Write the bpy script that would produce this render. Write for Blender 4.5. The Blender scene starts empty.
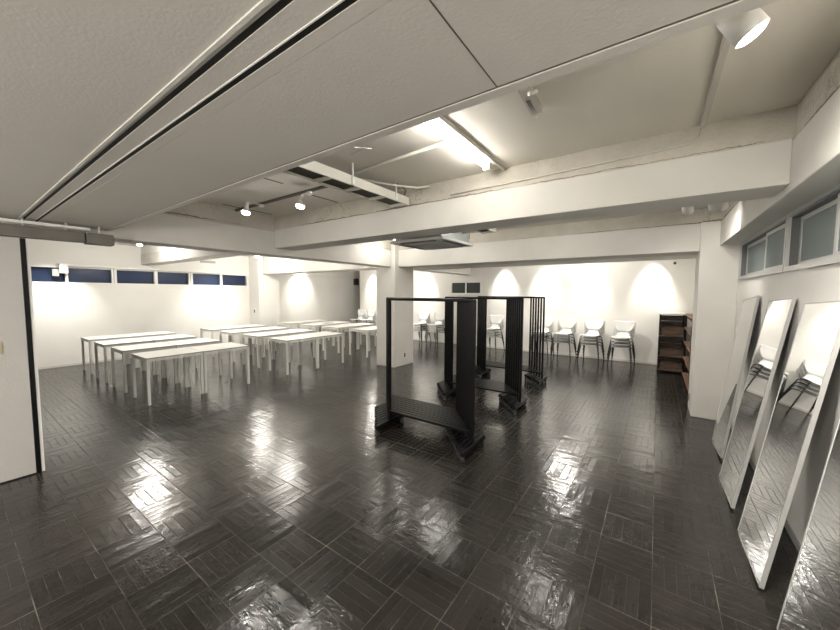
import bpy, bmesh, math, random
from math import sin, cos, pi, radians
from mathutils import Vector, Matrix
random.seed(7)
scene = bpy.context.scene
C = bpy.context.collection

# ------------------------------------------------------------------ materials
def new_mat(name):
    m = bpy.data.materials.new(name); m.use_nodes = True
    nt = m.node_tree
    return m, nt, nt.nodes['Principled BSDF'], nt.nodes, nt.links

def plain(name, col, rough=.5, metal=0., bump=0., bscale=60., spec=None, coat=0.):
    m, nt, b, N, L = new_mat(name)
    b.inputs['Base Color'].default_value = (*col, 1)
    b.inputs['Roughness'].default_value = rough
    b.inputs['Metallic'].default_value = metal
    if spec is not None: b.inputs['Specular IOR Level'].default_value = spec
    if coat:
        b.inputs['Coat Weight'].default_value = coat; b.inputs['Coat Roughness'].default_value = .08
    if bump:
        tc = N.new('ShaderNodeTexCoord'); n = N.new('ShaderNodeTexNoise'); n.inputs['Scale'].default_value = bscale
        n.inputs['Detail'].default_value = 4
        bp = N.new('ShaderNodeBump'); bp.inputs['Strength'].default_value = bump; bp.inputs['Distance'].default_value = .01
        L.new(tc.outputs['Object'], n.inputs['Vector']); L.new(n.outputs['Fac'], bp.inputs['Height']); L.new(bp.outputs['Normal'], b.inputs['Normal'])
    return m

def painted(name, col, col2, scale=1.5, bump=.15, rough=.75, courses=False):
    """wall paint: soft uneven tone, fine stipple, optional faint board joints"""
    m, nt, b, N, L = new_mat(name)
    tc = N.new('ShaderNodeTexCoord')
    n = N.new('ShaderNodeTexNoise'); n.inputs['Scale'].default_value = scale; n.inputs['Detail'].default_value = 5
    L.new(tc.outputs['Object'], n.inputs['Vector'])
    cr = N.new('ShaderNodeValToRGB'); cr.color_ramp.elements[0].position = .3; cr.color_ramp.elements[1].position = .7
    cr.color_ramp.elements[0].color = (*col2, 1); cr.color_ramp.elements[1].color = (*col, 1)
    L.new(n.outputs['Fac'], cr.inputs['Fac'])
    L.new(cr.outputs['Color'], b.inputs['Base Color'])
    n2 = N.new('ShaderNodeTexNoise'); n2.inputs['Scale'].default_value = 90; n2.inputs['Detail'].default_value = 3
    L.new(tc.outputs['Object'], n2.inputs['Vector'])
    h = n2.outputs['Fac']
    if courses:
        sx = N.new('ShaderNodeSeparateXYZ'); L.new(tc.outputs['Object'], sx.inputs[0])
        mu = N.new('ShaderNodeMath'); mu.operation = 'MULTIPLY'; mu.inputs[1].default_value = 1/.2
        L.new(sx.outputs['Z'], mu.inputs[0])
        fr = N.new('ShaderNodeMath'); fr.operation = 'FRACT'; L.new(mu.outputs[0], fr.inputs[0])
        gt = N.new('ShaderNodeMath'); gt.operation = 'GREATER_THAN'; gt.inputs[1].default_value = .03; L.new(fr.outputs[0], gt.inputs[0])
        ad = N.new('ShaderNodeMath'); ad.operation = 'MULTIPLY_ADD'; ad.inputs[1].default_value = 1.5
        L.new(gt.outputs[0], ad.inputs[0]); L.new(h, ad.inputs[2]); h = ad.outputs[0]
    bp = N.new('ShaderNodeBump'); bp.inputs['Strength'].default_value = bump; bp.inputs['Distance'].default_value = .006
    L.new(h, bp.inputs['Height']); L.new(bp.outputs['Normal'], b.inputs['Normal'])
    b.inputs['Roughness'].default_value = rough
    return m

def rough_concrete(name, col, stain):
    """old paint over board-marked concrete with brown cracks and pock marks"""
    m, nt, b, N, L = new_mat(name)
    tc = N.new('ShaderNodeTexCoord')
    n = N.new('ShaderNodeTexNoise'); n.inputs['Scale'].default_value = 2.2; n.inputs['Detail'].default_value = 8; n.inputs['Roughness'].default_value = .65
    L.new(tc.outputs['Object'], n.inputs['Vector'])
    cr = N.new('ShaderNodeValToRGB'); cr.color_ramp.elements[0].position = .30; cr.color_ramp.elements[1].position = .62
    cr.color_ramp.elements[0].color = (*[c*.78 for c in col], 1); cr.color_ramp.elements[1].color = (*col, 1)
    L.new(n.outputs['Fac'], cr.inputs['Fac'])
    # cracks: thin band where a warped noise crosses one value
    w = N.new('ShaderNodeTexNoise'); w.inputs['Scale'].default_value = 1.3; w.inputs['Detail'].default_value = 9; w.inputs['Roughness'].default_value = .7
    L.new(tc.outputs['Object'], w.inputs['Vector'])
    s = N.new('ShaderNodeMath'); s.operation = 'SUBTRACT'; s.inputs[1].default_value = .5; L.new(w.outputs['Fac'], s.inputs[0])
    a = N.new('ShaderNodeMath'); a.operation = 'ABSOLUTE'; L.new(s.outputs[0], a.inputs[0])
    mr = N.new('ShaderNodeMapRange'); mr.inputs['From Min'].default_value = .0; mr.inputs['From Max'].default_value = .006
    mr.inputs['To Min'].default_value = .75; mr.inputs['To Max'].default_value = 0; L.new(a.outputs[0], mr.inputs['Value'])
    g = N.new('ShaderNodeTexNoise'); g.inputs['Scale'].default_value = .8; L.new(tc.outputs['Object'], g.inputs['Vector'])
    gm = N.new('ShaderNodeMapRange'); gm.inputs['From Min'].default_value = .5; gm.inputs['From Max'].default_value = .6; L.new(g.outputs['Fac'], gm.inputs['Value'])
    mm = N.new('ShaderNodeMath'); mm.operation = 'MULTIPLY'; L.new(mr.outputs[0], mm.inputs[0]); L.new(gm.outputs[0], mm.inputs[1])
    mx = N.new('ShaderNodeMix'); mx.data_type = 'RGBA'; mx.inputs['B'].default_value = (*stain, 1)
    L.new(mm.outputs[0], mx.inputs['Factor']); L.new(cr.outputs['Color'], mx.inputs['A'])
    # broken brown line where the casing meets the old concrete
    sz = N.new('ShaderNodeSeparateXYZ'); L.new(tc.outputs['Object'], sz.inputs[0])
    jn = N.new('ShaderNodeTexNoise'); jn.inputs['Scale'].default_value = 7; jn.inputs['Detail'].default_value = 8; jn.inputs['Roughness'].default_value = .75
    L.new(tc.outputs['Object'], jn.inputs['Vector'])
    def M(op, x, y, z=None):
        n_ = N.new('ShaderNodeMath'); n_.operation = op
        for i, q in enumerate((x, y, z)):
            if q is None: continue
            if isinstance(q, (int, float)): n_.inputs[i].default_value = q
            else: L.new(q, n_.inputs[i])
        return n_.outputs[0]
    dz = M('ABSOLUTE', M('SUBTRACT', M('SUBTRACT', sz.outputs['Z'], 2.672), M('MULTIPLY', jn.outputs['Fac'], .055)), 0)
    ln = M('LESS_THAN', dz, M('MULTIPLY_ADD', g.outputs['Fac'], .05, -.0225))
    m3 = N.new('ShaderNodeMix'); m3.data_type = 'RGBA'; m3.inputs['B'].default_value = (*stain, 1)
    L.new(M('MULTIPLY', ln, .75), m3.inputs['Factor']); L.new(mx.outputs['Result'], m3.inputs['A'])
    L.new(m3.outputs['Result'], b.inputs['Base Color'])
    v = N.new('ShaderNodeTexNoise'); v.inputs['Scale'].default_value = 35; v.inputs['Detail'].default_value = 6; L.new(tc.outputs['Object'], v.inputs['Vector'])
    bp = N.new('ShaderNodeBump'); bp.inputs['Strength'].default_value = .5; bp.inputs['Distance'].default_value = .015
    L.new(v.outputs['Fac'], bp.inputs['Height']); L.new(bp.outputs['Normal'], b.inputs['Normal'])
    b.inputs['Roughness'].default_value = .85
    return m

def parquet():
    """black-stained basket-weave parquet: 0.303 m squares of five strips, lacquered"""
    m, nt, b, N, L = new_mat('black_parquet')
    tc = N.new('ShaderNodeTexCoord')
    sp = N.new('ShaderNodeSeparateXYZ'); L.new(tc.outputs['Object'], sp.inputs[0])
    def M(op, x, y=None, z=None):
        n = N.new('ShaderNodeMath'); n.operation = op
        for i, v in enumerate((x, y, z)):
            if v is None: continue
            if isinstance(v, (int, float)): n.inputs[i].default_value = v
            else: L.new(v, n.inputs[i])
        return n.outputs[0]
    T = .303
    u = M('DIVIDE', M('SUBTRACT', sp.outputs['X'], .043), T)
    v = M('DIVIDE', M('SUBTRACT', sp.outputs['Y'], 2.34), T)
    fu, fv = M('FLOOR', u), M('FLOOR', v)
    uu, vv = M('SUBTRACT', u, fu), M('SUBTRACT', v, fv)
    par = M('FLOORED_MODULO', M('ADD', fu, fv), 2)          # 0 or 1
    def mix(a, c, f):                                        # a*(1-f)+c*f
        return M('ADD', M('MULTIPLY', a, M('SUBTRACT', 1, f)), M('MULTIPLY', c, f))
    across = mix(uu, vv, par); along = mix(vv, uu, par)
    s5 = M('MULTIPLY', across, 5); si = M('FLOOR', s5); sf = M('SUBTRACT', s5, si)
    # per-strip random
    cx = N.new('ShaderNodeCombineXYZ')
    L.new(fu, cx.inputs[0]); L.new(fv, cx.inputs[1]); L.new(si, cx.inputs[2])
    wn = N.new('ShaderNodeTexWhiteNoise'); wn.noise_dimensions = '3D'; L.new(cx.outputs[0], wn.inputs['Vector'])
    ct = N.new('ShaderNodeCombineXYZ'); L.new(fu, ct.inputs[0]); L.new(fv, ct.inputs[1])
    wt = N.new('ShaderNodeTexWhiteNoise'); wt.noise_dimensions = '3D'; L.new(ct.outputs[0], wt.inputs['Vector'])
    # grain running along the strip
    def noise(scale, detail=4, vec=None, rough=.5):
        n = N.new('ShaderNodeTexNoise'); n.inputs['Scale'].default_value = scale; n.inputs['Detail'].default_value = detail
        n.inputs['Roughness'].default_value = rough
        L.new(vec if vec is not None else tc.outputs['Object'], n.inputs['Vector']); return n.outputs['Fac']
    cg = N.new('ShaderNodeCombineXYZ')
    L.new(M('MULTIPLY', s5, 4), cg.inputs[0]); L.new(M('MULTIPLY', along, 1.2), cg.inputs[1]); L.new(M('MULTIPLY', wn.outputs['Value'], 50), cg.inputs[2])
    grain = noise(2.5, 5, cg.outputs[0])
    # gaps
    e_s = M('MINIMUM', sf, M('SUBTRACT', 1, sf))             # distance to strip edge, in strips
    e_t = M('MINIMUM', M('MINIMUM', uu, M('SUBTRACT', 1, uu)), M('MINIMUM', vv, M('SUBTRACT', 1, vv)))
    gs = M('LESS_THAN', e_s, .022); gt = M('LESS_THAN', e_t, M('MULTIPLY_ADD', wt.outputs['Value'], .006, .0035))
    worn = noise(2.3, 6, None, .7); wornm = N.new('ShaderNodeMapRange')
    wornm.inputs['From Min'].default_value = .49; wornm.inputs['From Max'].default_value = .62; L.new(worn, wornm.inputs['Value'])
    worn2 = noise(5.1, 6, None, .7); wornn = N.new('ShaderNodeMapRange')
    wornn.inputs['From Min'].default_value = .56; wornn.inputs['From Max'].default_value = .66; L.new(worn2, wornn.inputs['Value'])
    # colour
    base = N.new('ShaderNodeValToRGB')
    base.color_ramp.elements[0].color = (.011, .0097, .0086, 1); base.color_ramp.elements[1].color = (.040, .035, .031, 1)
    patch = M('MULTIPLY', M('SUBTRACT', noise(3.4, 7, None, .75), .5), 1.1)
    tone = M('ADD', patch, M('ADD', M('ADD', M('MULTIPLY', wn.outputs['Value'], .25), M('MULTIPLY', wt.outputs['Value'], .15)), M('MULTIPLY', grain, .7)))
    L.new(tone, base.inputs['Fac'])
    m1 = N.new('ShaderNodeMix'); m1.data_type = 'RGBA'; m1.inputs['B'].default_value = (.006, .005, .005, 1)
    L.new(M('MULTIPLY', gs, .8), m1.inputs['Factor']); L.new(base.outputs['Color'], m1.inputs['A'])
    m2 = N.new('ShaderNodeMix'); m2.data_type = 'RGBA'; m2.inputs['B'].default_value = (.20, .18, .15, 1)
    L.new(M('MAXIMUM', M('MULTIPLY', gt, M('MULTIPLY_ADD', wornm.outputs[0], .8, .02)), M('MULTIPLY', gs, M('MULTIPLY', wornn.outputs[0], .7))), m2.inputs['Factor']); L.new(m1.outputs['Result'], m2.inputs['A'])
    L.new(m2.outputs['Result'], b.inputs['Base Color'])
    # roughness
    big = noise(1.1, 5, None, .6)
    r = M('ADD', M('MULTIPLY', big, .16), M('MULTIPLY', wn.outputs['Value'], .05))
    r = M('ADD', M('ADD', r, .065), M('MULTIPLY', M('MAXIMUM', gs, gt), .3))
    L.new(r, b.inputs['Roughness'])
    b.inputs['Specular IOR Level'].default_value = .5
    # relief: cupped strips, per-strip tilt, waviness of the lacquer
    cup = M('MULTIPLY', M('MULTIPLY', M('SUBTRACT', sf, .5), M('SUBTRACT', sf, .5)), .9)
    tilt = M('MULTIPLY', M('SUBTRACT', wn.outputs['Value'], .5), M('MULTIPLY', sf, 2.2))
    h = M('ADD', M('ADD', cup, tilt), M('MULTIPLY', wn.outputs['Value'], .35))
    h = M('ADD', h, M('ADD', M('MULTIPLY', noise(11, 3), 2.6), M('MULTIPLY', noise(48, 3), 1.1)))
    h = M('ADD', h, M('MULTIPLY', grain, .05))
    h = M('SUBTRACT', h, M('MULTIPLY', M('MAXIMUM', gs, gt), .9))
    bp = N.new('ShaderNodeBump'); bp.inputs['Strength'].default_value = .55; bp.inputs['Distance'].default_value = .0022
    L.new(h, bp.inputs['Height']); L.new(bp.outputs['Normal'], b.inputs['Normal'])
    return m

def wood(name, c1, c2, rough=.5):
    m, nt, b, N, L = new_mat(name)
    tc = N.new('ShaderNodeTexCoord'); mp = N.new('ShaderNodeMapping'); mp.inputs['Scale'].default_value = (1.5, 12, 12)
    n = N.new('ShaderNodeTexNoise'); n.inputs['Scale'].default_value = 3; n.inputs['Detail'].default_value = 6; n.inputs['Distortion'].default_value = .6
    cr = N.new('ShaderNodeValToRGB'); cr.color_ramp.elements[0].position = .35; cr.color_ramp.elements[1].position = .65
    cr.color_ramp.elements[0].color = (*c1, 1); cr.color_ramp.elements[1].color = (*c2, 1)
    L.new(tc.outputs['Object'], mp.inputs[0]); L.new(mp.outputs[0], n.inputs['Vector']); L.new(n.outputs['Fac'], cr.inputs['Fac']); L.new(cr.outputs['Color'], b.inputs['Base Color'])
    b.inputs['Roughness'].default_value = rough
    return m

def emis(name, col, s):
    m, nt, b, N, L = new_mat(name)
    b.inputs['Base Color'].default_value = (1, 1, 1, 1)
    b.inputs['Emission Color'].default_value = (*col, 1); b.inputs['Emission Strength'].default_value = s
    return m

MT = dict(
    wall=painted('white_wall_paint', (.80, .785, .75), (.76, .745, .705)),
    block=painted('white_block_wall', (.80, .785, .75), (.76, .745, .705), bump=.3, courses=True),
    beam=painted('white_beam_paint', (.66, .64, .60), (.62, .60, .555), scale=3, bump=.25),
    ceil=painted('aged_ceiling_paint', (.70, .66, .585), (.64, .60, .53), scale=1.0, bump=.28, rough=.8),
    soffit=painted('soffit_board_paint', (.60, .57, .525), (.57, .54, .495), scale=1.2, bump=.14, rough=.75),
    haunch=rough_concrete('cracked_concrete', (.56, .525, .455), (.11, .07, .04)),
    floor=parquet(),
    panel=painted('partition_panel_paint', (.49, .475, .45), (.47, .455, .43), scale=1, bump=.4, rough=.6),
    sashdark=plain('shaded_aluminium_track', (.13, .13, .13), .5, .4),
    white=plain('white_metal', (.78, .77, .74), .4),
    tabletop=plain('white_laminate', (.85, .84, .81), .35),
    edge=plain('grey_table_edge', (.33, .32, .30), .5),
    tframe=plain('white_table_frame', (.74, .73, .69), .4),
    alu=plain('anodised_aluminium', (.55, .55, .54), .35, .7),
    alupaint=plain('pale_sash_paint', (.50, .50, .49), .4, .35),
    dark=plain('dark_void', (.012, .012, .012), .7),
    track=plain('dark_track_metal', (.10, .09, .075), .5, .3),
    header=painted('grey_steel_header', (.17, .155, .135), (.13, .12, .105), scale=6, bump=.2, rough=.6),
    black=plain('black_powder_coat', (.0035, .0035, .004), .36, .0, spec=.22),
    caster=plain('black_rubber_wheel', (.02, .02, .02), .45),
    chrome=plain('bright_steel', (.75, .75, .76), .18, 1.),
    legdark=plain('dark_steel_leg', (.10, .10, .10), .3, .9),
    shell=plain('white_moulded_shell', (.80, .80, .785), .35),
    shelledge=plain('shell_shadow_grey', (.45, .45, .44), .5),
    mirror=plain('silvered_glass', (.93, .94, .94), .015, 1.),
    mframe=plain('pale_mirror_frame', (.42, .415, .40), .4),
    mback=plain('grey_mirror_backing', (.16, .155, .15), .7),
    bluepane=plain('dark_blue_pane', (.018, .032, .075), .3, spec=.3),
    darkpane=plain('dark_grey_pane', (.05, .06, .06), .2),
    frost=plain('frosted_pane', (.20, .235, .23), .6, bump=.6, bscale=120, spec=.25),
    acgrille=plain('grey_cassette_plastic', (.42, .42, .41), .5),
    acbody=plain('galvanised_casing', (.30, .32, .31), .45, .6),
    tray=plain('cream_tray_paint', (.66, .64, .57), .5),
    trayin=plain('tray_shade_dark', (.075, .068, .055), .7),
    conduit=plain('painted_conduit', (.50, .47, .41), .6),
    bulb=emis('lit_lamp', (1, .97, .90), 12),
    bulb2=emis('lit_lamp_glow', (1, .96, .88), 6),
    tube=emis('fluorescent_tube', (1, .985, .94), 6),
    wooda=wood('dark_walnut_boards', (.06, .035, .022), (.22, .135, .085)),
    woodb=wood('reddish_board_edge', (.20, .11, .08), (.36, .22, .155)),
    beige=plain('beige_switch_plate', (.44, .36, .25), .5),
    plate=plain('grey_socket_face', (.07, .065, .06), .5),
    brown=plain('brown_speaker_case', (.10, .085, .065), .5),
    grey=plain('mid_grey_plastic', (.35, .35, .34), .5),
)

# ------------------------------------------------------------------ mesh helpers
def bx(bm, x0, x1, y0, y1, z0, z1, mi=0):
    vs = [bm.verts.new((x, y, z)) for x in (x0, x1) for y in (y0, y1) for z in (z0, z1)]
    for f in ((0, 1, 3, 2), (4, 6, 7, 5), (0, 4, 5, 1), (2, 3, 7, 6), (0, 2, 6, 4), (1, 5, 7, 3)):
        fc = bm.faces.new([vs[i] for i in f]); fc.material_index = mi
    return vs
def cyl(bm, a, b, r0, r1=None, n=14, mi=0, caps=True):
    a, b = Vector(a), Vector(b); r1 = r0 if r1 is None else r1
    d = (b-a).normalized(); t = Vector((0, 0, 1)) if abs(d.z) < .9 else Vector((1, 0, 0))
    u = d.cross(t).normalized(); v = d.cross(u)
    R0 = [bm.verts.new(a+(u*cos(2*pi*i/n)+v*sin(2*pi*i/n))*r0) for i in range(n)]
    R1 = [bm.verts.new(b+(u*cos(2*pi*i/n)+v*sin(2*pi*i/n))*r1) for i in range(n)]
    for i in range(n):
        f = bm.faces.new([R0[i], R0[(i+1) % n], R1[(i+1) % n], R1[i]]); f.smooth = True; f.material_index = mi
    if caps:
        for ring in (R0[::-1], R1):
            f = bm.faces.new(ring); f.material_index = mi
def tube(bm, pts, r, n=10, mi=0):
    pts = [Vector(p) for p in pts]; rings = []
    for i, p in enumerate(pts):
        d = (pts[min(i+1, len(pts)-1)]-pts[max(i-1, 0)]).normalized()
        t = Vector((0, 0, 1)) if abs(d.z) < .9 else Vector((1, 0, 0))
        u = d.cross(t).normalized(); v = d.cross(u)
        rings.append([bm.verts.new(p+(u*cos(2*pi*k/n)+v*sin(2*pi*k/n))*r) for k in range(n)])
    for A, B in zip(rings, rings[1:]):
        for k in range(n):
            f = bm.faces.new([A[k], A[(k+1) % n], B[(k+1) % n], B[k]]); f.smooth = True; f.material_index = mi
    bm.faces.new(rings[0][::-1]).material_index = mi; bm.faces.new(rings[-1]).material_index = mi
def sweep_rect(bm, pts, w, h):
    """flat bar of section w x h (w along the horizontal normal) through pts"""
    pts = [Vector(p) for p in pts]; rings = []
    for i, p in enumerate(pts):
        d = (pts[min(i+1, len(pts)-1)]-pts[max(i-1, 0)]).normalized()
        u = Vector((0, 1, 0)); v = d.cross(u).normalized()
        rings.append([bm.verts.new(p+u*a*w/2+v*c*h/2) for a, c in ((-1, -1), (1, -1), (1, 1), (-1, 1))])
    for A, B in zip(rings, rings[1:]):
        for k in range(4): bm.faces.new([A[k], A[(k+1) % 4], B[(k+1) % 4], B[k]])
    bm.faces.new(rings[0][::-1]); bm.faces.new(rings[-1])
def obj(name, bm, mats, parent=None, bevel=0., **props):
    bmesh.ops.recalc_face_normals(bm, faces=bm.faces)
    me = bpy.data.meshes.new(name); bm.to_mesh(me); bm.free()
    for m in (mats if isinstance(mats, (list, tuple)) else [mats]): me.materials.append(MT[m] if isinstance(m, str) else m)
    o = bpy.data.objects.new(name, me); C.objects.link(o)
    if parent is not None: o.parent = parent
    if bevel:
        mo = o.modifiers.new('edge', 'BEVEL'); mo.width = bevel; mo.segments = 2; mo.limit_method = 'ANGLE'
    for k, v in props.items(): o[k] = v
    return o
def box(name, x0, x1, y0, y1, z0, z1, mat, parent=None, bevel=0., **props):
    bm = bmesh.new(); bx(bm, x0, x1, y0, y1, z0, z1); return obj(name, bm, mat, parent, bevel, **props)
def struct(name, bm, mat, parent=None, bevel=0.):
    o = obj(name, bm, mat, parent, bevel)
    if parent is None: o['kind'] = 'structure'
    return o
def sbox(name, x0, x1, y0, y1, z0, z1, mat, bevel=0.):
    bm = bmesh.new(); bx(bm, x0, x1, y0, y1, z0, z1); return struct(name, bm, mat, None, bevel)
def tag(o, label, cat, group=None):
    o['label'] = label; o['category'] = cat
    if group: o['group'] = group
    return o
def empty(name, loc, rz=0., label=None, cat=None, group=None):
    o = bpy.data.objects.new(name, None); C.objects.link(o); o.location = loc; o.rotation_euler = (0, 0, rz)
    o.empty_display_size = .1
    if label: tag(o, label, cat, group)
    return o
def copy_tree(src, loc, rz, label, group=None):
    r = src.copy(); C.objects.link(r); r.location = loc; r.rotation_euler = (0, 0, rz); r['label'] = label
    if group: r['group'] = group
    for ch in list(src.children):
        c = ch.copy(); C.objects.link(c); c.parent = r
        for g in list(ch.children):
            d = g.copy(); C.objects.link(d); d.parent = c
    return r

# ------------------------------------------------------------------ room dimensions
XL, XR, YB, YF = -11.08, .854, 9.95, -3.2
ZC = 2.89            # slab
ZS = 2.39            # lowered soffit over the camera
YS = 1.13            # soffit front edge
CB0, CB1 = -5.34, -4.97   # long beam parallel to the side walls
PX = -4.77           # partition line

# floor / ceiling
sbox('floor', XL-.2, XR+.2, YF-.2, 11.7, -.12, 0, 'floor')
sbox('ceiling', XL-.2, XR+.2, YF-.2, 11.7, ZC, ZC+.15, 'ceil')

# walls -------------------------------------------------------------
def wall_with_holes_x(name, x0, x1, ys, ye, z1, holes, mat):
    """wall slab between x0..x1 running along y; holes = (ya, yb, za, zb)"""
    bm = bmesh.new(); cur = ys
    for ya, yb, za, zb in sorted(holes):
        if ya > cur: bx(bm, x0, x1, cur, ya, 0, z1)
        bx(bm, x0, x1, ya, yb, 0, za); bx(bm, x0, x1, ya, yb, zb, z1); cur = yb
    bx(bm, x0, x1, cur, ye, 0, z1)
    return struct(name, bm, mat)
wall_with_holes_x('wall_left', XL-.2, XL, YF, 11.5, ZC, [(-.6, 5.90, 1.93, 2.29)], 'block')
wall_with_holes_x('wall_right', XR, XR+.2, YF, YB+.2, ZC, [(-1.6, 5.92, 1.93, 2.36)], 'wall')
# back wall with the small window hole and the recess at its left end
bm = bmesh.new()
bx(bm, -9.98, -5.68, YB, YB+.2, 0, ZC); bx(bm, -5.68, -4.62, YB, YB+.2, 0, 1.72); bx(bm, -5.68, -4.62, YB, YB+.2, 2.06, ZC)
bx(bm, -4.62, XR+.2, YB, YB+.2, 0, ZC); bx(bm, -9.98, -9.80, YB+.2, 11.3, 0, ZC)
struct('wall_back', bm, 'wall')
sbox('wall_back.001', XL, -9.80, 11.3, 11.5, 0, ZC, 'wall')
sbox('wall_front', XL, XR, YF-.2, YF, 0, ZC, 'wall')

# columns
sbox('square_column', -5.43, -4.87, 5.95, 6.67, 0, ZC, 'beam', .008)
sbox('square_column.001', XL, -10.50, 5.95, 6.67, 0, ZC, 'wall', .008)
bm = bmesh.new(); bx(bm, .45, XR, 6.0, 6.54, 0, 2.69); struct('square_column.002', bm, 'beam', None, .008)
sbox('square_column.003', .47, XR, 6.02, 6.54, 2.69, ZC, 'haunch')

# beams: smooth lower casing + rough older concrete above it
def beam(x0, x1, y0, y1, z0, zt=2.69, ins=.012, up='haunch'):
    o = sbox('concrete_beam', x0, x1, y0, y1, z0, zt, 'beam', .006)
    lx, ly = (x1-x0 < 1), (y1-y0 < 1)
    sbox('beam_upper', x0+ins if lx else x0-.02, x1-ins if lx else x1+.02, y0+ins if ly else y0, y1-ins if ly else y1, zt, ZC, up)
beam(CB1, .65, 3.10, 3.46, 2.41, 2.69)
beam(XL, CB0, 3.10, 3.46, 2.43, 2.69, up='wall')
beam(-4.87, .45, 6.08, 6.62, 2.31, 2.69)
beam(-10.50, -5.43, 6.10, 6.62, 2.31, 2.69, up='beam')
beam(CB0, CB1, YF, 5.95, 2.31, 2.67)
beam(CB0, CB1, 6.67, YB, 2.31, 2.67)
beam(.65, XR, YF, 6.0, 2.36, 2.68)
# shallow bulkhead behind the far beam, and ledge over the far left wall
sbox('trim_1', CB1, XR, 6.62, 7.60, 2.33, 2.42, 'wall')
sbox('trim_2', XL, -11.03, 6.67, 11.3, 2.36, ZC, 'wall')
sbox('baseboard_left', XL, XL+.012, YF, 5.95, 0, .045, 'beam')
sbox('baseboard_back', -9.98, XR, YB-.012, YB, 0, .045, 'beam')
sbox('baseboard_right', XR-.012, XR, YF, 6.0, 0, .05, 'grey')

# lowered soffit with two partition tracks let into it -------------------------
g1a, g1b, g2a, g2b = .487, .507, .573, .592
bm = bmesh.new()
for a, b_ in ((YF, g1a), (g1b, g2a), (g2b, .633), (.635, YS-.045)):
    bx(bm, CB1, .65, a, b_, ZS, ZS+.05)
struct('soffit_ceiling', bm, 'soffit')
sbox('trim_3', CB1, .65, YS-.045, YS, ZS-.006, ZS+.05, 'soffit')            # edge angle
sbox('trim_4', CB1, .65, YS-.050, YS-.045, ZS-.002, ZS+.05, 'track')
sbox('trim_5', CB1, .65, .462, .474, ZS-.006, ZS, 'beam')
sbox('trim_6', CB1, .65, g1a, g1b, ZS+.003, ZS+.05, 'dark'); sbox('trim_13', CB1, .65, g2a, g2b, ZS+.003, ZS+.05, 'dark')       # dark inside of tracks
sbox('trim_7', CB1, .65, .566, .570, ZS-.003, ZS, 'white')
sbox('trim_8', CB1, .65, .63, .64, ZS+.052, ZS+.07, 'dark')
sbox('trim_9', CB1, .65, YS-.03, YS, ZS+.05, ZC, 'beam')                  # upstand closing the soffit
# board joints
for xj in (-.455,):
    sbox('trim_10', xj-.0018, xj+.0018, .66, YS-.05, ZS-.0010, ZS+.001, 'track')

# partition: header rail and sliding panel -----------------------------------
t = empty('partition_header', (PX, .5, 2.21), 0, 'grey-brown steel header rail above the sliding white partition panel', 'rail')
bm = bmesh.new(); bx(bm, -.05, .05, -3.6, .38, .015, .10); bx(bm, -.05, .05, -3.6, .38, 0, .015)
obj('rail', bm, 'header', t, .003)
bm = bmesh.new(); bx(bm, -.07, .065, .39, .60, -.008, .10); obj('end_box', bm, 'header', t, .004)
bm = bmesh.new()
for y in (-.02, .26, .50): cyl(bm, (0, y, .10), (0, y, .18), .010, n=8)
bx(bm, .03, .05, -.2, .42, .125, .15)
obj('hanger', bm, 'white', t)
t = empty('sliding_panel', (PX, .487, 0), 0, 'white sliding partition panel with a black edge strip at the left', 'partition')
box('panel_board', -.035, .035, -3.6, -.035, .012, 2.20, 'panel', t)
box('edge_seal', -.036, .036, -.030, .0, .005, 2.20, 'black', t, label='black rubber edge strip')
box('edge_trim', -.03, .03, 0, .022, .005, 2.20, 'white', t)

# switches and sockets --------------------------------------------------------
t = empty('light_switch', (PX+.035, .265, 1.22), 0, 'beige switch plate on the white sliding panel', 'switch')
box('plate', 0, .008, -.045, .045, -.06, .06, 'beige', t, .003); box('rocker', .008, .013, -.02, .02, -.03, .03, 'beige', t)
t = empty('light_switch', (-10.78, 5.95, 1.10), 0, 'small grey switch on the white column at the window wall', 'switch')
box('plate', -.06, .06, -.008, 0, -.09, .09, 'white', t, .003); box('rocker', -.028, .028, -.014, -.008, -.05, .05, 'plate', t)
t = empty('wall_socket', (-4.87, 6.31, .245), 0, 'dark power socket low on the free-standing white column', 'socket')
box('plate', 0, .008, -.045, .045, -.065, .065, 'white', t, .003); box('outlet', .008, .012, -.025, .025, -.05, .05, 'plate', t)
t = empty('wall_socket', (.45, 6.30, .20), 0, 'small socket low on the column beside the dark shelf unit', 'socket')
box('plate', -.008, 0, -.035, .035, -.055, .055, 'grey', t, .003); box('outlet', -.012, -.008, -.02, .02, -.04, .04, 'plate', t)

# windows -----------------------------------------------------------------------
def window_left(name, pairs):
    o = empty(name, (XL, 0, 1.93)); o['kind'] = 'structure'
    ya, yb = pairs[0][0]-.05, pairs[-1][1]+.04
    bm = bmesh.new()
    bx(bm, -.10, .015, ya, yb, -.03, .0); bx(bm, -.10, .012, ya, yb, .325, .36)
    prev = None
    for (a, b_) in pairs:
        if prev is not None: bx(bm, -.10, .010, prev, a, 0, .325)
        prev = b_
    bx(bm, -.10, .010, ya, pairs[0][0], 0, .325); bx(bm, -.10, .01, pairs[-1][1], yb, 0, .325)
    obj('window_frame', bm, 'white', o)
    for (a, b_) in pairs:
        box('window_pane', -.075, -.065, a, b_, 0, .325, 'bluepane', o)
window_left('window_1', [(-.52, .20), (.28, .96), (1.0, 1.70), (1.745, 2.50)])
window_left('window_2', [(2.60, 3.37), (3.445, 4.185)])
window_left('window_3', [(4.29, 5.05), (5.105, 5.86)])

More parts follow.
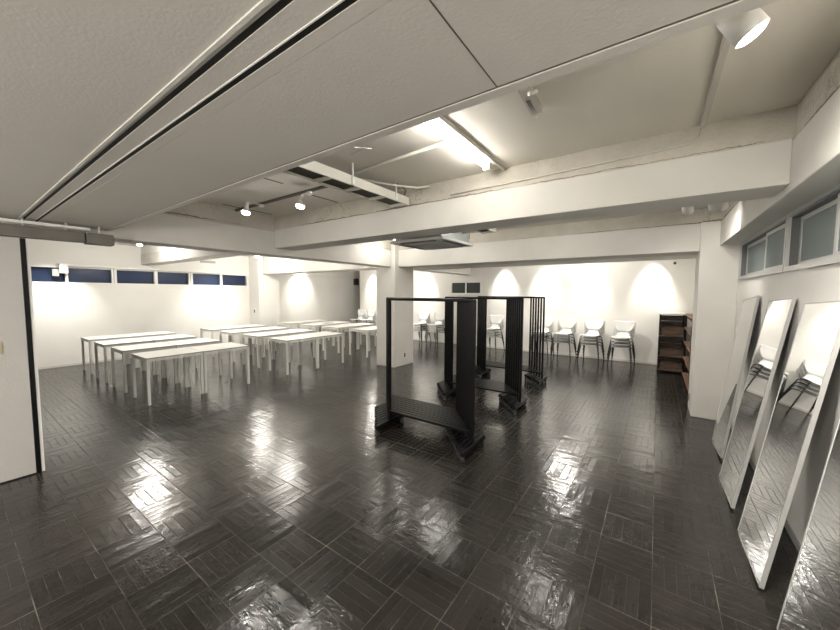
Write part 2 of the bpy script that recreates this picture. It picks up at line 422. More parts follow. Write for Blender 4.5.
def window_right(name, y0, y1, mids):
    """a pair of aluminium sliding sashes; mids: the meeting stile"""
    o = empty(name, (XR, 0, 1.93)); o['kind'] = 'structure'
    H = .43
    bm = bmesh.new()
    bx(bm, -.022, .0, y0, y1, -.028, .010); bx(bm, -.022, .0, y0, y1, H-.026, H)
    bx(bm, -.018, .0, y0, y0+.026, .010, H-.026); bx(bm, -.018, .0, y1-.026, y1, .010, H-.026)
    obj('window_frame', bm, 'alupaint', o)
    bm = bmesh.new()
    bx(bm, .0, .10, y0, y1, -.026, .008); bx(bm, .0, .10, y0, y1, H-.034, H)
    bx(bm, .0, .10, y0, y0+.030, .008, H-.034); bx(bm, .0, .10, y1-.030, y1, .008, H-.034)
    obj('window_track', bm, 'sashdark', o)
    ym = mids
    for (a, b_, xo) in ((y0+.03, ym+.02, .012), (ym-.02, y1-.03, .047)):
        bm = bmesh.new()
        bx(bm, xo, xo+.025, a, b_, .012, .045); bx(bm, xo, xo+.025, a, b_, H-.068, H-.035)
        bx(bm, xo, xo+.025, a, a+.035, .045, H-.068); bx(bm, xo, xo+.025, b_-.035, b_, .045, H-.068)
        s = obj('sash', bm, 'alupaint', o)
        box('window_pane', xo+.008, xo+.014, a+.035, b_-.035, .045, H-.068, 'frost', s)
window_right('window_4', 4.00, 5.90, 4.77)
window_right('window_5', 2.06, 3.97, 3.13)
window_right('window_6', .12, 2.03, 1.1)
window_right('window_7', -1.58, .09, -.7)

o = empty('window_8', (-5.15, YB, 1.72)); o['kind'] = 'structure'
bm = bmesh.new()
bx(bm, -.60, .60, -.02, .06, -.04, .0); bx(bm, -.60, .60, -.02, .06, .335, .42); bx(bm, -.60, -.52, -.02, .06, 0, .335); bx(bm, .52, .60, -.02, .06, 0, .335)
bx(bm, -.02, .02, -.005, .06, 0, .335); bx(bm, -.66, -.60, -.02, 0, .36, .48); bx(bm, .60, .64, -.02, 0, .36, .46)
obj('window_frame', bm, 'wall', o)
box('window_pane', -.52, -.02, .03, .04, .0, .335, 'darkpane', o); box('window_pane', .02, .52, .03, .04, .0, .335, 'darkpane', o)
box('window_sill', -.60, .60, -.05, .0, -.06, -.035, 'wall', o)
sbox('baseboard_rear', XL, XR, YF, YF+.012, 0, .045, 'beam')

# pipe cover over the left windows ------------------------------------------------
bm = bmesh.new()
bx(bm, XL+.018, XL+.11, 1.66, 5.0, 2.285, 2.335); bx(bm, XL+.018, XL+.12, 1.60, 1.74, 2.13, 2.35)
tag(obj('pipe_cover', bm, 'wall', None, .01), 'white boxed pipe cover running above the blue strip windows', 'pipe cover')
bm = bmesh.new(); bx(bm, XL+.018, XL+.07, 1.49, 1.595, 2.06, 2.22); bx(bm, XL+.07, XL+.085, 1.51, 1.575, 2.09, 2.19)
tag(obj('junction_box', bm, 'grey', None, .004), 'small grey box beside the end of the white pipe cover', 'box')
bm = bmesh.new(); bx(bm, XL, XL+.012, 4.50, 4.92, 2.585, 2.655)
for i in range(9): bx(bm, XL+.012, XL+.02, 4.515+i*.045, 4.535+i*.045, 2.592, 2.648)
tag(obj('vent_grille', bm, 'grey'), 'small grey slotted vent high on the wall above the blue strip windows', 'vent')
t = empty('wall_speaker', (XL, 10.75, 2.05), 0, 'dark brown speaker box high in the far corner recess', 'speaker')
box('cabinet', .0, .14, -.10, .10, 0, .28, 'brown', t, .01); box('speaker_grille', .14, .15, -.08, .08, .03, .25, 'plate', t)

# ------------------------------------------------------------------ ceiling services
# cable tray (two pieces)
def cable_tray(loc, length, label):
    t = empty('cable_tray', loc, 0, label, 'cable tray', 'cream cable trays under the slab')
    box('side_rail', -.008, .008, 0, length, 0, .085, 'tray', t)
    box('side_rail', -.228, -.216, 0, length, 0, .06, 'tray', t)
    n = int(length/.30)
    for i in range(n+1):
        box('rung', -.216, -.008, .04+i*(length-.08)/max(n, 1)-.02, .04+i*(length-.08)/max(n, 1)+.02, .0, .02, 'tray', t)
    bm = bmesh.new()
    for i in range(n):
        ya = .06+i*(length-.08)/n; bx(bm, -.214, -.010, ya+.005, ya+(length-.08)/n-.045, .022, .03)
    obj('tray_floor', bm, 'trayin', t, 0, label='tray floor plates, darkened to stand for shade')  # dark colour paints in the shade at the tray bottom
    for y in (length*.42, length*.84) if length > 1 else (length*.6,):
        bm = bmesh.new(); cyl(bm, (.018, y, .02), (.018, y, ZC-loc[2]), .008, n=8); bx(bm, .008, .028, y-.012, y+.012, .0, .07)
        obj('hanger_rod', bm, 'white', t)
    bm = bmesh.new(); random.seed(int(length*100))
    for k in range(4):
        x = -.18+k*.04
        tube(bm, [(x, length*j/8, .055+.012*sin(j*1.7+k)) for j in range(9)], .009, 6)
    tube(bm, [(-.1, length-.05, .07), (-.08, length+.0, .10), (-.02, length-.02, .15), (.02, length-.12, .16), (.03, length-.25, .17)], .006, 6)
    obj('cable', bm, 'plate', t)
    return t
cable_tray((-2.33, 1.60, 2.70), 1.49, 'long cream cable tray under the ceiling, in front of the nearest cross beam')
cable_tray((-2.19, 4.45, 2.70), .80, 'short cable tray end between the cross beams, behind the ceiling cassette unit')

# fluorescent batten
def batten(x, y0, y1, label, z=2.87, group=None):
    t = empty('fluorescent_light', (x, y0, z), 0, label, 'lamp', group)
    L_ = y1-y0
    box('batten_body', -.02, .045, 0, L_, .002, .02, 'white', t); box('raceway', .055, .080, -.3, L_, -.012, .02, 'conduit', t)
    bm = bmesh.new(); cyl(bm, (0, .03, -.03), (0, L_-.03, -.03), .021, n=16); obj('tube', bm, 'tube', t)
    for y in (0, L_-.03): box('lamp_holder', -.028, .028, y, y+.03, -.058, .002, 'white', t)
    return t
batten(-1.29, 1.55, 2.88, 'lit fluorescent tube light on the ceiling before the nearest cross beam')
batten(-4.55, 5.0, 5.75, 'lit fluorescent tube glimpsed under the beam, left of the ceiling cassette', 2.87)
bm = bmesh.new(); bx(bm, -1.232, -1.208, 2.885, 3.09, 2.858, 2.89)
tag(obj('cable_raceway', bm, 'conduit'), 'dark grey raceway stub joining the bright tube light to the beam', 'raceway')
# conduits on the slab
bm = bmesh.new(); cyl(bm, (-2.75, 2.42, 2.875), (-1.36, 2.30, 2.875), .014, n=8)
tag(obj('ceiling_conduit', bm, 'tray'), 'pale conduit on the ceiling between cable tray and bright tube light', 'conduit')
bm = bmesh.new(); tube(bm, [(-2.52, 2.55, 2.875), (-2.35, 2.78, 2.85), (-2.15, 3.0, 2.84), (-2.05, 3.09, 2.86)], .010, 8)
tag(obj('ceiling_cable', bm, 'tray'), 'short loose cable stub on the ceiling beside the cable tray hanger', 'cable')
bm = bmesh.new(); tube(bm, [(-1.72, 1.72, 2.87), (-1.86, 1.80, 2.80), (-1.98, 1.86, 2.83), (-1.82, 1.95, 2.81), (-1.95, 2.0, 2.86), (-2.15, 2.05, 2.87)], .0035, 8)
tag(obj('ceiling_cable', bm, 'white'), 'thin white looped cable hanging left of the bright tube light', 'cable')
t = empty('ceiling_bracket', (-.66, 1.95, 2.86), radians(3), 'bare metal ceiling bracket right of the bright tube light', 'bracket')
box('channel', -.035, .035, 0, .30, .0, .03, 'conduit', t); box('spring_clip', -.012, .012, .08, .30, -.02, .0, 'chrome', t)
bm = bmesh.new(); cyl(bm, (.02, .02, -.02), (.06, .05, .0), .012, n=8); obj('bolt', bm, 'white', t)
# wire run on the first beam's upper part
bm = bmesh.new(); tube(bm, [(-1.8, 3.095, 2.73), (-.9, 3.095, 2.745), (-.1, 3.095, 2.765), (.14, 3.095, 2.775), (.19, 3.09, 2.80), (.20, 3.08, 2.86)], .005, 6)
tag(obj('beam_cable', bm, 'tray'), 'thin painted cable along the rough top of the nearest cross beam', 'cable')

# lamp tracks ----------------------------------------------------------------------
def lamp_track(x0, x1, y, label):
    tag(box('lamp_track', x0, x1, y-.018, y+.018, ZC-.025, ZC, 'track'), label, 'track', )
lamp_track(-4.95, -2.62, 2.50, 'dark lamp track on the ceiling carrying the two small white spots')
bm = bmesh.new(); bx(bm, -.014, .014, 0, 1.30, -.035, 0)
o = obj('lamp_track', bm, 'conduit'); o.location = (.21, 1.74, ZC); tag(o, 'grey lamp track on the ceiling with one large white spot', 'track')
bm = bmesh.new()
for xx, ya, yb in ((-4.80, 2.25, 2.95), (-3.35, 1.90, 2.20), (-3.45, 2.60, 3.05)): bx(bm, xx-.009, xx+.009, ya, yb, ZC-.005, ZC)
struct('ceiling_crack', bm, 'track')

# spotlights ------------------------------------------------------------------------
def aim(o, d):
    o.rotation_mode = 'QUATERNION'; o.rotation_quaternion = Vector(d).normalized().to_track_quat('-Z', 'Y')
def add_spot(loc, d, watts, size=100, blend=.6, rad=.05, col=(1, .955, .88)):
    l = bpy.data.lights.new('lamp_light', 'SPOT'); l.energy = watts; l.spot_size = radians(size); l.spot_blend = blend
    l.shadow_soft_size = rad; l.color = col
    o = bpy.data.objects.new('lamp_light', l); C.objects.link(o); o.location = loc; aim(o, d)
    return o
def spotlamp(loc, d, label, group, r=.045, ln=.13, watts=60, size=110, blend=.7, mount=None, style='can', mat='white', light=True, bulb='bulb'):
    """track head: can or reflector bulb with its face at loc, shining along d"""
    d = Vector(d).normalized(); p = Vector(loc)
    t = empty('spotlight', p, 0, label, 'spotlight', group)
    back = -d*ln
    bm = bmesh.new()
    if style == 'can':
        cyl(bm, back, Vector((0, 0, 0)), r*.96, r, n=24); cyl(bm, back-d*.012, back, r*.7, r*.96, n=24)
        obj('lamp_housing', bm, mat, t)
    else:
        cyl(bm, back, back*.55, r*.35, r*.45, n=16); cyl(bm, back*.55, back*.1, r*.45, r*.96, n=20, caps=False)
        obj('lamp_housing', bm, mat, t)
    bm = bmesh.new(); cyl(bm, d*.001, d*.008, r*.88, r*.7, n=20); obj('lamp_face', bm, bulb, t)
    m = (Vector(mount) if mount else Vector((p.x, p.y, ZC-.03)))-p
    bm = bmesh.new(); tube(bm, [back*.8, back*.8+Vector((0, 0, .03)), m], .008, 8); bx(bm, m.x-.03, m.x+.03, m.y-.018, m.y+.018, m.z-.035, m.z+.005)
    obj('lamp_arm', bm, mat, t)
    if light:
        l = add_spot(p+d*.03, d, watts, size, blend); 
    return t
# two small bulbs on the dark track
SG = 'small white spots on the dark ceiling track'
spotlamp((-3.98, 2.12, 2.64), (.1, -.25, -1), 'small lit white spot, left one on the dark ceiling track', SG, .05, .13, 18, 130, .9, (-4.30, 2.50, 2.865), 'bulb')
spotlamp((-3.20, 2.30, 2.64), (.0, -.2, -1), 'small lit white spot, right one on the dark ceiling track', SG, .05, .13, 18, 130, .9, (-3.30, 2.50, 2.865), 'bulb')
# big one upper right
spotlamp((.232, 1.67, 2.62), (.46, .10, -.72), 'large white spot lamp at the upper right, on the grey track', None, .05, .11, 95, 150, .9, (.21, 1.76, 2.86), 'can')
# beyond the nearest beam
spotlamp((.24, 4.72, 2.60), (.25, .75, -.75), 'white can spotlight hanging left of the window ledge, beyond the nearest cross beam', None, .05, .13, 9, 110, .9, (.18, 4.75, 2.86), bulb='bulb2')
spotlamp((.47, 4.62, 2.60), (.12, .70, -.70), 'large round white lamp against the window ledge, beyond the nearest cross beam', None, .08, .15, 10, 130, .9, (.50, 4.55, 2.86), bulb='bulb2')
spotlamp((-.98, 4.55, 2.67), (-.6, -.2, -.7), 'small white lamp just under the nearest cross beam, mid ceiling', None, .045, .10, 40, 110, .8, (-.95, 4.62, 2.86))
# left bay, washing the strip-window wall
LG = 'spots washing the strip-window wall'
for (x, y, lb, w) in ((-10.2, 1.45, 'lit spot over the tables, nearest of those facing the strip windows', 55), (-10.2, 4.80, 'lit spot over the tables facing the last blue strip window', 55),
                   (-10.55, 7.9, 'lit spot facing the far left wall beyond the column', 55)):
    spotlamp((x, y, 2.83), (-.45, 0, -.90), lb, LG, .045, .12, w*1.8, 72, 1.0)
spotlamp((-8.95, 2.50, 2.70), (.2, .1, -1), 'small bright lamp seen under the long beam, left of centre', None, .045, .1, 50, 140, .9)
# back wall scallops
BG = 'spots washing the back wall'
names = ['rightmost of the spots washing the back wall, above the shelf unit', 'spot washing the back wall above the second chair stack',
         'spot washing the back wall above the third chair stack', 'spot washing the back wall right of the small window',
         'spot washing the back wall at the small window', 'spot washing the back wall just right of the free-standing column',
         'spot washing the back wall hidden behind the free-standing column', 'spot washing the back wall at its left end']
for i, x in enumerate((-.09, -1.45, -2.62, -3.82, None, -6.66, -7.95, -9.25)):
    if x is None: continue
    spotlamp((x, 9.59, 2.76), (0, .33, -.95), names[i], BG, .045, .11, 92, 60, .95)

# far end and general light: unseen globe lamps, some read off floor glints, some added as fill
FG = 'ceiling lamps over the room'
def fixture_light(x, y, z, sx, sy, w, down=True):
    l = bpy.data.lights.new('tube_light', 'AREA'); l.shape = 'RECTANGLE'; l.size = sx; l.size_y = sy; l.energy = w; l.color = (1, .97, .91)
    o = bpy.data.objects.new('tube_light', l); C.objects.link(o); o.location = (x, y, z)
    return o
def bare(x, y, z, w, r=.05):
    l = bpy.data.lights.new('lamp_and_fill_glow', 'POINT'); l.energy = w; l.shadow_soft_size = r; l.color = (1, .965, .90)
    o = bpy.data.objects.new('lamp_and_fill_glow', l); C.objects.link(o); o.location = (x, y, z)
for k in range(4): bare(-1.29, 1.72+.33*k, 2.80, 1.7, .03)     # along the lit tube
bare(-4.55, 5.35, 2.77, 6, .04); bare(-8.95, 2.50, 2.64, 30, .05)
bare(-3.98, 2.12, 2.60, .9, .05); bare(-3.20, 2.30, 2.60, 1.4, .05)
DL = ((-9.4, 5.3, 34, 'the window wall side over the middle tables'), (-7.2, 4.7, 30, 'the inner side over the middle tables'), (-7.6, 8.4, 50, 'the far table group'),
      (-3.1, 4.95, 12, 'the front of the garment racks'), (-1.7, 8.5, 46, 'the bay before the back wall'), (-1.2, 4.9, 8, 'the floor beside the garment racks'))
for (x, y, w, nm) in DL:
    t = empty('downlight', (x, y, 2.76), 0, 'unseen round white lamp on the ceiling over ' + nm, 'lamp')
    bm = bmesh.new(); cyl(bm, (0, 0, .05), (0, 0, .13), .05, .06, n=20); obj('lamp_base', bm, 'white', t)
    bm = bmesh.new(); bmesh.ops.create_uvsphere(bm, u_segments=16, v_segments=10, radius=.055)
    for f in bm.faces: f.smooth = True
    obj('lamp_globe', bm, 'bulb2', t)
    bare(x, y, 2.68, w, .06)
# added fill lights behind the camera, lifting the soffit; no lamps modelled there
for (x, y, z, w) in ((-3.4, -1.9, 1.75, 35), (-1.2, -2.2, 1.75, 44), (.35, -1.2, 1.9, 24)):
    bare(x, y, z, w, .12)

# ------------------------------------------------------------------ cassette air conditioner
t = empty('air_conditioner', (-2.66, 4.10, 2.40), 0, 'grey ceiling cassette air conditioner hanging behind the nearest cross beam', 'air conditioner')
bm = bmesh.new(); bx(bm, -.43, .43, -.43, .43, 0, .035); obj('fascia', bm, 'acgrille', t, .008)
bm = bmesh.new()
bx(bm, -.27, .27, -.27, .27, -.012, 0)
for i in range(12): bx(bm, -.25+i*.043, -.235+i*.043, -.25, .25, -.018, -.012)
obj('intake_grille', bm, 'grey', t)
for s in (-1, 1):
    bm = bmesh.new(); bx(bm, -.28, .28, s*.36-.035, s*.36+.035, -.006, .0); obj('louvre', bm, 'plate', t)
    bm = bmesh.new(); bx(bm, s*.36-.035, s*.36+.035, -.28, .28, -.006, .0); obj('louvre', bm, 'plate', t)
box('casing', -.38, .38, -.38, .38, .035, .27, 'acbody', t, .01)
bm = bmesh.new()
for sx in (-1, 1):
    for sy in (-1, 1): cyl(bm, (sx*.40, sy*.36, .10), (sx*.40, sy*.36, .49), .006, n=6)
obj('hanger_rod', bm, 'chrome', t)
bm = bmesh.new(); tube(bm, [(.38, .2, .18), (.50, .2, .19), (.55, .2, .3), (.56, .2, .48)], .03, 10); obj('drain_pipe', bm, 'tray', t)

# cctv
t = empty('security_camera', (.30, 9.87, 2.44), 0, 'tiny dark camera high on the back wall above the shelf unit', 'camera')
box('bracket', -.02, .02, .0, .08, -.01, .03, 'white', t)
bm = bmesh.new(); cyl(bm, (0, .0, 0), (0, -.09, -.02), .028, n=14); obj('camera_body', bm, 'plate', t)

# ------------------------------------------------------------------ tables
def make_table():
    t = empty('square_table', (0, 0, 0), 0, 'x', 'table')
    W, D, Hh = .345, .385, .73
    box('tabletop', -W, W, -D, D, Hh-.022, Hh, 'tabletop', t, .003)
    bm = bmesh.new(); e = .0015
    for a in ((-W-e, W+e, -D-e, -D), (-W-e, W+e, D, D+e), (-W-e, -W, -D, D), (W, W+e, -D, D)): bx(bm, *a, Hh-.020, Hh-.003)
    obj('edge_band', bm, 'edge', t)
    bm = bmesh.new(); q = .038
    bx(bm, -W+q, W-q, -D, -D+.022, Hh-.058, Hh-.022); bx(bm, -W+q, W-q, D-.022, D, Hh-.058, Hh-.022)
    bx(bm, -W, -W+.022, -D+q, D-q, Hh-.058, Hh-.022); bx(bm, W-.022, W, -D+q, D-q, Hh-.058, Hh-.022)
    obj('apron', bm, 'tframe', t)
    for sx in (-1, 1):
        for sy in (-1, 1):
            cx, cy = sx*(W-.02), sy*(D-.02)
            l = box('leg', cx-.019, cx+.019, cy-.019, cy+.019, .012, Hh-.022, 'tframe', t, .004)
            bm = bmesh.new(); cyl(bm, (cx, cy, 0), (cx, cy, .013), .014, n=10); obj('leg_glide', bm, 'grey', l)
    return t
proto = make_table(); first = True
gn = ['the nearest table group', 'the middle table group', 'the farthest table group']
rn = ['row nearest the garment racks', 'second row from the garment racks', 'third row from the garment racks', 'row along the window wall']
hn = ['end nearer the sliding panel', 'end nearer the back wall']
for g, y0 in enumerate((1.735, 4.075, 6.42)):
    for r in range(4):
        for h in range(2):
            x = -6.53-1.11*r+random.uniform(-.012, .012); y = y0+.385+.775*h+random.uniform(-.005, .005)
            lab = 'white square table, %s, %s, %s' % (gn[g], rn[r], ['near end', 'far end'][h])
            grp = 'white tables of ' + gn[g]
            if g == 2 and r == 3: pass
            if first:
                proto.location = (x, y, 0); proto['label'] = lab; proto['group'] = grp; first = False
            else: copy_tree(proto, (x, y, 0), random.uniform(-.003, .003), lab, grp)

# small white things left on the far tables
t = empty('paper_stack', (-8.68, 7.2, .73), .2, 'thin white sheets lying on a far table beside the column', 'paper')
box('sheets', -.105, .105, -.15, .15, 0, .012, 'grey', t)

# ------------------------------------------------------------------ garment racks
def make_rack():
    t = empty('garment_rack', (0, 0, 0), 0, 'x', 'garment rack')
    Lh = .575
    for s in (-1, 1):
        box('upright', s*Lh-.015, s*Lh+.015, -.017, .017, .12, 1.645 if True else 0, 'black', t, .005)
        f = box('foot', s*Lh-.024, s*Lh+.024, -.255, .275, .075, .125, 'black', t, .008)
        for yy in (-.225, .245):
            bm = bmesh.new()
            cyl(bm, (s*Lh-.012, yy, .028), (s*Lh+.012, yy, .028), .028, n=16)
            w = obj('caster', bm, 'caster', t)
            bm = bmesh.new(); bx(bm, s*Lh-.018, s*Lh-.014, yy-.012, yy+.012, .024, .075); bx(bm, s*Lh+.014, s*Lh+.018, yy-.012, yy+.012, .024, .075)
            cyl(bm, (s*Lh-.019, yy, .028), (s*Lh+.019, yy, .028), .006, n=8); cyl(bm, (s*Lh, yy, .058), (s*Lh, yy, .076), .013, n=10)
            obj('caster_fork', bm, 'chrome', t, 0, label='bright steel caster fork')
    bm = bmesh.new(); bx(bm, -Lh-.014, Lh+.014, -.016, .016, 1.625, 1.655); obj('top_rail', bm, 'black', t, .007)
    bm = bmesh.new(); bx(bm, -Lh+.014, Lh-.014, -.024, .024, .235, .247); bx(bm, -Lh+.014, Lh-.014, -.027, -.023, .222, .249)
    bx(bm, -Lh+.014, Lh-.014, .023, .027, .222, .247)
    obj('bottom_shelf', bm, 'black', t, .001)
    return t
rack = make_rack(); first = True
ordw = ['frontmost', 'second', 'third', 'fourth', 'fifth', 'sixth', 'seventh', 'eighth']
for g, (x, y, rz, n, dx, dy, nm) in enumerate(((-2.125, 3.20, 0, 9, -.0575, .062, 'nearest'), (-2.16, 4.83, 0, 8, -.056, .064, 'middle'), (-2.28, 6.42, 0, 6, -.072, .080, 'farthest'))):
    for i in range(n):
        w = 'rearmost' if i == n-1 else ordw[i]
        lab = 'black wheeled garment rack, %s of the %s nested cluster' % (w, nm)
        if nm == 'middle': lab = 'black wheeled garment rack, %s of the cluster between the other two' % w
        loc = (x+dx*i, y+dy*i, 0); grp = 'garment racks of the %s cluster' % nm
        if first: rack.location = loc; rack['label'] = lab; rack['group'] = grp; first = False
        else: copy_tree(rack, loc, rz, lab, grp)

# ------------------------------------------------------------------ leaning mirrors
def leaning_mirror(yc, xb, shift, label, xt=.82, L_=1.70, W=.62):
    """Local frame: x = width, y = out of the glass, z = up the mirror"""
    lean = math.asin((xt-xb)/L_)
    t = empty('leaning_mirror', (xb, yc, 0), 0, label, 'mirror', 'tall mirrors leaning on the right wall')
    # local: u along +y world (width), n facing -x
    yaw = 0
    M_ = Matrix.Rotation(lean, 4, 'Y')
    roll = Matrix.Rotation(-math.atan2(shift, L_), 4, 'X')
    t.matrix_world = Matrix.Translation((xb, yc, .0)) @ M_ @ roll
    th = .019; f = .008
    z0 = .006
    box('glass', -.0, .004, -W/2+f, W/2-f, z0+f, L_-f, 'mirror', t)
    bm = bmesh.new()
    for a in ((-W/2, -W/2+f, z0, L_), (W/2-f, W/2, z0, L_), (-W/2+f, W/2-f, z0, z0+f), (-W/2+f, W/2-f, L_-f, L_)):
        bx(bm, -.002, th, a[0], a[1], a[2], a[3])
    obj('mirror_frame', bm, 'mframe', t)
    box('back_board', .006, th-.002, -W/2+f, W/2-f, z0+f, L_-f, 'mback', t)
    return t
MG = ['farthest tall leaning mirror, beside the white column', 'second tall leaning mirror from the white column',
      'third tall leaning mirror from the white column', 'nearest tall leaning mirror, cut by the picture edge']
for (yc, xb, sh), lb in zip(((4.865, .60, .16), (3.85, .548, .09), (2.96, .550, .09), (2.09, .575, .08)), MG):
    leaning_mirror(yc, xb, sh, lb)

# ------------------------------------------------------------------ stacking chairs
def chair_shell_profile():
    # side profile (y back positive, z) from seat front lip to top of back
    return [(-.235, .430), (-.22, .442), (-.18, .447), (-.10, .448), (.0, .440), (.09, .432), (.145, .438), (.178, .462), (.196, .50), (.208, .54)], \
           [(.208, .54), (.222, .60), (.240, .67), (.256, .74), (.266, .79), (.270, .812)]
def ribbon(bm, prof, widths, th=.011, curve=.0, rounds=None):
    rows = []
    n = 9
    for i, ((y, z), w) in enumerate(zip(prof, widths)):
        p0 = prof[max(i-1, 0)]; p1 = prof[min(i+1, len(prof)-1)]
        dy, dz = p1[0]-p0[0], p1[1]-p0[1]; l = math.hypot(dy, dz); ny, nz = -dz/l, dy/l
        r = []
        for k in range(n):
            s = -1+2*k/(n-1); c = curve*(s*s)
            r.append(((w/2)*s, y+ny*c, z+nz*c, ny, nz))
        rows.append(r)
    V = [[[bm.verts.new((x, y+ny*o_, z+nz*o_)) for (x, y, z, ny, nz) in r] for r in rows] for o_ in (0, -th)]
    for side in (0, 1):
        for a, b_ in zip(V[side], V[side][1:]):
            for k in range(n-1):
                f = bm.faces.new([a[k], a[k+1], b_[k+1], b_[k]]); f.smooth = True
    for a0, b0, a1, b1 in zip(V[0], V[0][1:], V[1], V[1][1:]):
        bm.faces.new([a0[0], b0[0], b1[0], a1[0]]); bm.faces.new([a0[-1], b0[-1], b1[-1], a1[-1]])
    for j in (0, -1):
        for k in range(n-1): bm.faces.new([V[0][j][k], V[0][j][k+1], V[1][j][k+1], V[1][j][k]])
def make_chair():
    t = empty('stacking_chair', (0, 0, 0), 0, 'x', 'chair')
    seat, back = chair_shell_profile()
    bm = bmesh.new(); ribbon(bm, seat, [.35, .385, .405, .41, .40, .37, .33, .29, .26, .25], curve=.012)
    obj('seat', bm, 'shell', t)
    bm = bmesh.new(); ribbon(bm, back, [.25, .35, .455, .49, .48, .425], curve=.035)
    obj('backrest', bm, 'shell', t)
    for s in (-1, 1):
        bm = bmesh.new(); tube(bm, [(s*.06, -.03, .425), (s*.13, -.10, .424), (s*.178, -.165, .415), (s*.195, -.190, .38), (s*.225, -.225, .18), (s*.245, -.25, .008)], .0105, 8)
        l = obj('leg', bm, 'legdark', t)
        bm = bmesh.new(); cyl(bm, (s*.246, -.251, 0), (s*.244, -.248, .03), .013, n=8); obj('leg_cap', bm, 'caster', l)
        bm = bmesh.new(); tube(bm, [(s*.06, .02, .42), (s*.13, .09, .415), (s*.18, .15, .405), (s*.20, .18, .37), (s*.228, .225, .18), (s*.245, .255, .008)], .0105, 8)
        l = obj('leg', bm, 'legdark', t)
        bm = bmesh.new(); cyl(bm, (s*.246, .256, 0), (s*.244, .253, .03), .013, n=8); obj('leg_cap', bm, 'caster', l)
    bm = bmesh.new(); cyl(bm, (0, -.0, .418), (0, 0, .432), .07, n=16); obj('mount_plate', bm, 'legdark', t)
    return t
chair = make_chair(); first = True
stacks = [(-.66, 9.50, 'the stack nearest the dark shelf unit'), (-1.33, 9.50, 'the second stack from the dark shelf unit'),
          (-1.98, 9.50, 'the third stack from the dark shelf unit'), (-2.55, 9.52, 'the stack half hidden right of the garment racks'),
          (-3.98, 9.50, 'the stack seen through the garment racks'), (-5.98, 9.50, 'the stack left of the small dark window'),
          (-6.62, 9.50, 'the stack just right of the free-standing column'), (-9.10, 9.50, 'the stack behind the far tables'),
          (-9.62, 9.50, 'the stack at the far left corner')]
lv = ['lowest chair', 'second from bottom', 'second from top', 'topmost chair']
for sx, sy, sn in stacks:
    j = -.12+random.uniform(-.06, .06)
    for k in range(4):
        lab = 'white chair, %s of %s' % (lv[k], sn)
        grp = 'white chairs in ' + sn
        loc = (sx, sy-.022*k, .078*k)
        if first: chair.location = loc; chair.rotation_euler = (0, 0, j); chair['label'] = lab; chair['group'] = grp; first = False
        else: copy_tree(chair, loc, j, lab, grp)

# ------------------------------------------------------------------ shelf units in the far right corner
def shelf_unit(loc, rz, w, d, h, levels, label, boxes, group):
    """open front facing -y; black frame, board shelves and plank backs"""
    t = empty('shelf_unit', loc, rz, label, 'shelf', group)
    bm = bmesh.new(); p = .028
    for x in (0, w-p):
        for y in (0, d-p): bx(bm, x, x+p, y, y+p, 0, h-.02)
    for z in levels+[h-.03]:
        bx(bm, p, w-p, 0, p, z-.03, z-.005); bx(bm, p, w-p, d-p, d, z-.03, z-.005)
        bx(bm, 0, p, p, d-p, z-.03, z-.005); bx(bm, w-p, w, p, d-p, z-.03, z-.005)
    obj('frame', bm, 'black', t)
    for z in levels:
        box('shelf_board', .002, w-.002, -.012, d-.002, z-.004, z+.018, 'woodb' if boxes else 'wooda', t, .002)
    box('top_board', -.01, w+.01, -.015, d+.005, h-.02, h, 'wall' if not boxes else 'woodb', t, .002)
    bm = bmesh.new(); n = 9
    for i in range(n):
        z0 = .05+i*(h-.12)/n; bx(bm, p, w-p, d-p-.02, d-p-.006, z0, z0+(h-.12)/n-.008)
    obj('back_planks', bm, 'wooda', t)
    for s in (0, 1):
        bm = bmesh.new(); xx = .004 if s == 0 else w-.018
        for i in range(n):
            z0 = .05+i*(h-.12)/n; bx(bm, xx, xx+.014, p, d-p, z0, z0+(h-.12)/n-.006)
        if boxes == 0 or s: obj('side_planks', bm, 'wooda', t)
        else: bm.free()
    return t
shelf_unit((.06, 9.02, 0), 0, .47, .86, 1.29, [.06, .36, .80], 'dark wooden shelf unit with a pale top in the far right corner', 0, None)
shelf_unit((.50, 8.93, 0), -pi/2, 1.6, .34, 1.31, [.06, .40, .72, 1.02], 'shelf unit with reddish shelf boards partly hidden behind the column', 1, None)
sz = random.Random(3)
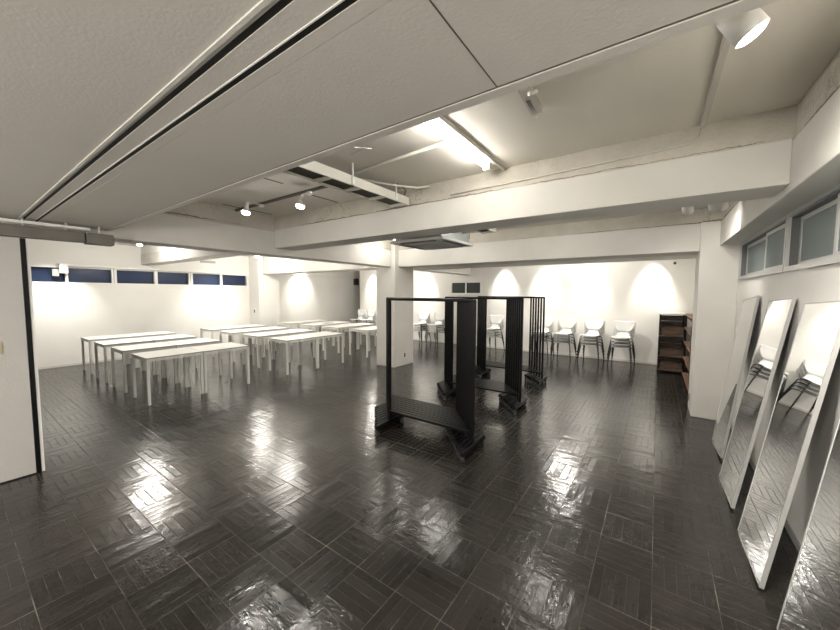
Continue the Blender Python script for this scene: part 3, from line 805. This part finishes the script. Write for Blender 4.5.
for i, (z, x0, x1, hh, lb) in enumerate(((.378, .095, .50, .13, 'dark wooden crate on the bottom-but-one board of the corner shelf unit'), (.818, .10, .49, .17, 'worn wooden crate on the upper board of the corner shelf unit'), (.078, .10, .49, .14, 'dark wooden crate on the lowest board of the corner shelf unit'))):
    t = empty('wooden_crate', (x0, 9.06, z), 0, lb, 'crate', 'crates in the corner shelf unit')
    w = x1-x0; bm = bmesh.new(); bx(bm, 0, w, 0, .30, 0, .012); 
    for k in range(2):
        a = .012+k*hh/2; bx(bm, 0, w, -.0, .012, a+.004, a+hh/2-.004); bx(bm, 0, w, .288, .30, a+.004, a+hh/2-.004)
        bx(bm, 0, .012, .012, .288, a+.004, a+hh/2-.004); bx(bm, w-.012, w, .012, .288, a+.004, a+hh/2-.004)
    for xx in (.012, w-.03):
        bx(bm, xx, xx+.018, .012, .026, .012, hh)
    obj('crate_body', bm, 'wooda', t)

# ------------------------------------------------------------------ camera
yaw, pit, roll = -.6113, .0655, .004
Ry = Matrix(((cos(yaw), -sin(yaw), 0), (sin(yaw), cos(yaw), 0), (0, 0, 1)))
Mc = Matrix(((1, 0, 0), (0, 0, -1), (0, 1, 0)))
Rp = Matrix(((1, 0, 0), (0, cos(pit), -sin(pit)), (0, sin(pit), cos(pit))))
Rr = Matrix(((cos(roll), -sin(roll), 0), (sin(roll), cos(roll), 0), (0, 0, 1)))
W = Rr @ Rp @ Mc @ Ry                     # world -> (right, down, forward)
cam = bpy.data.cameras.new('camera'); co = bpy.data.objects.new('camera', cam); C.objects.link(co)
rows = [Vector(W[0]), -Vector(W[1]), -Vector(W[2])]
mw = Matrix((( rows[0].x, rows[1].x, rows[2].x, 0), (rows[0].y, rows[1].y, rows[2].y, 0), (rows[0].z, rows[1].z, rows[2].z, 1.72), (0, 0, 0, 1)))
co.matrix_world = mw
cam.sensor_fit = 'HORIZONTAL'; cam.sensor_width = 36; cam.lens = 338/840*36; cam.clip_start = .02; cam.clip_end = 100
scene.camera = co

# ------------------------------------------------------------------ world and view
w = bpy.data.worlds.new('night'); scene.world = w; w.use_nodes = True
w.node_tree.nodes['Background'].inputs[0].default_value = (.02, .03, .05, 1); w.node_tree.nodes['Background'].inputs[1].default_value = .3
scene.view_settings.view_transform = 'Standard'; scene.view_settings.look = 'None'
scene.view_settings.exposure = 1.25; scene.view_settings.gamma = 1.0
try: scene.view_settings.use_curve_mapping = False
except Exception: pass
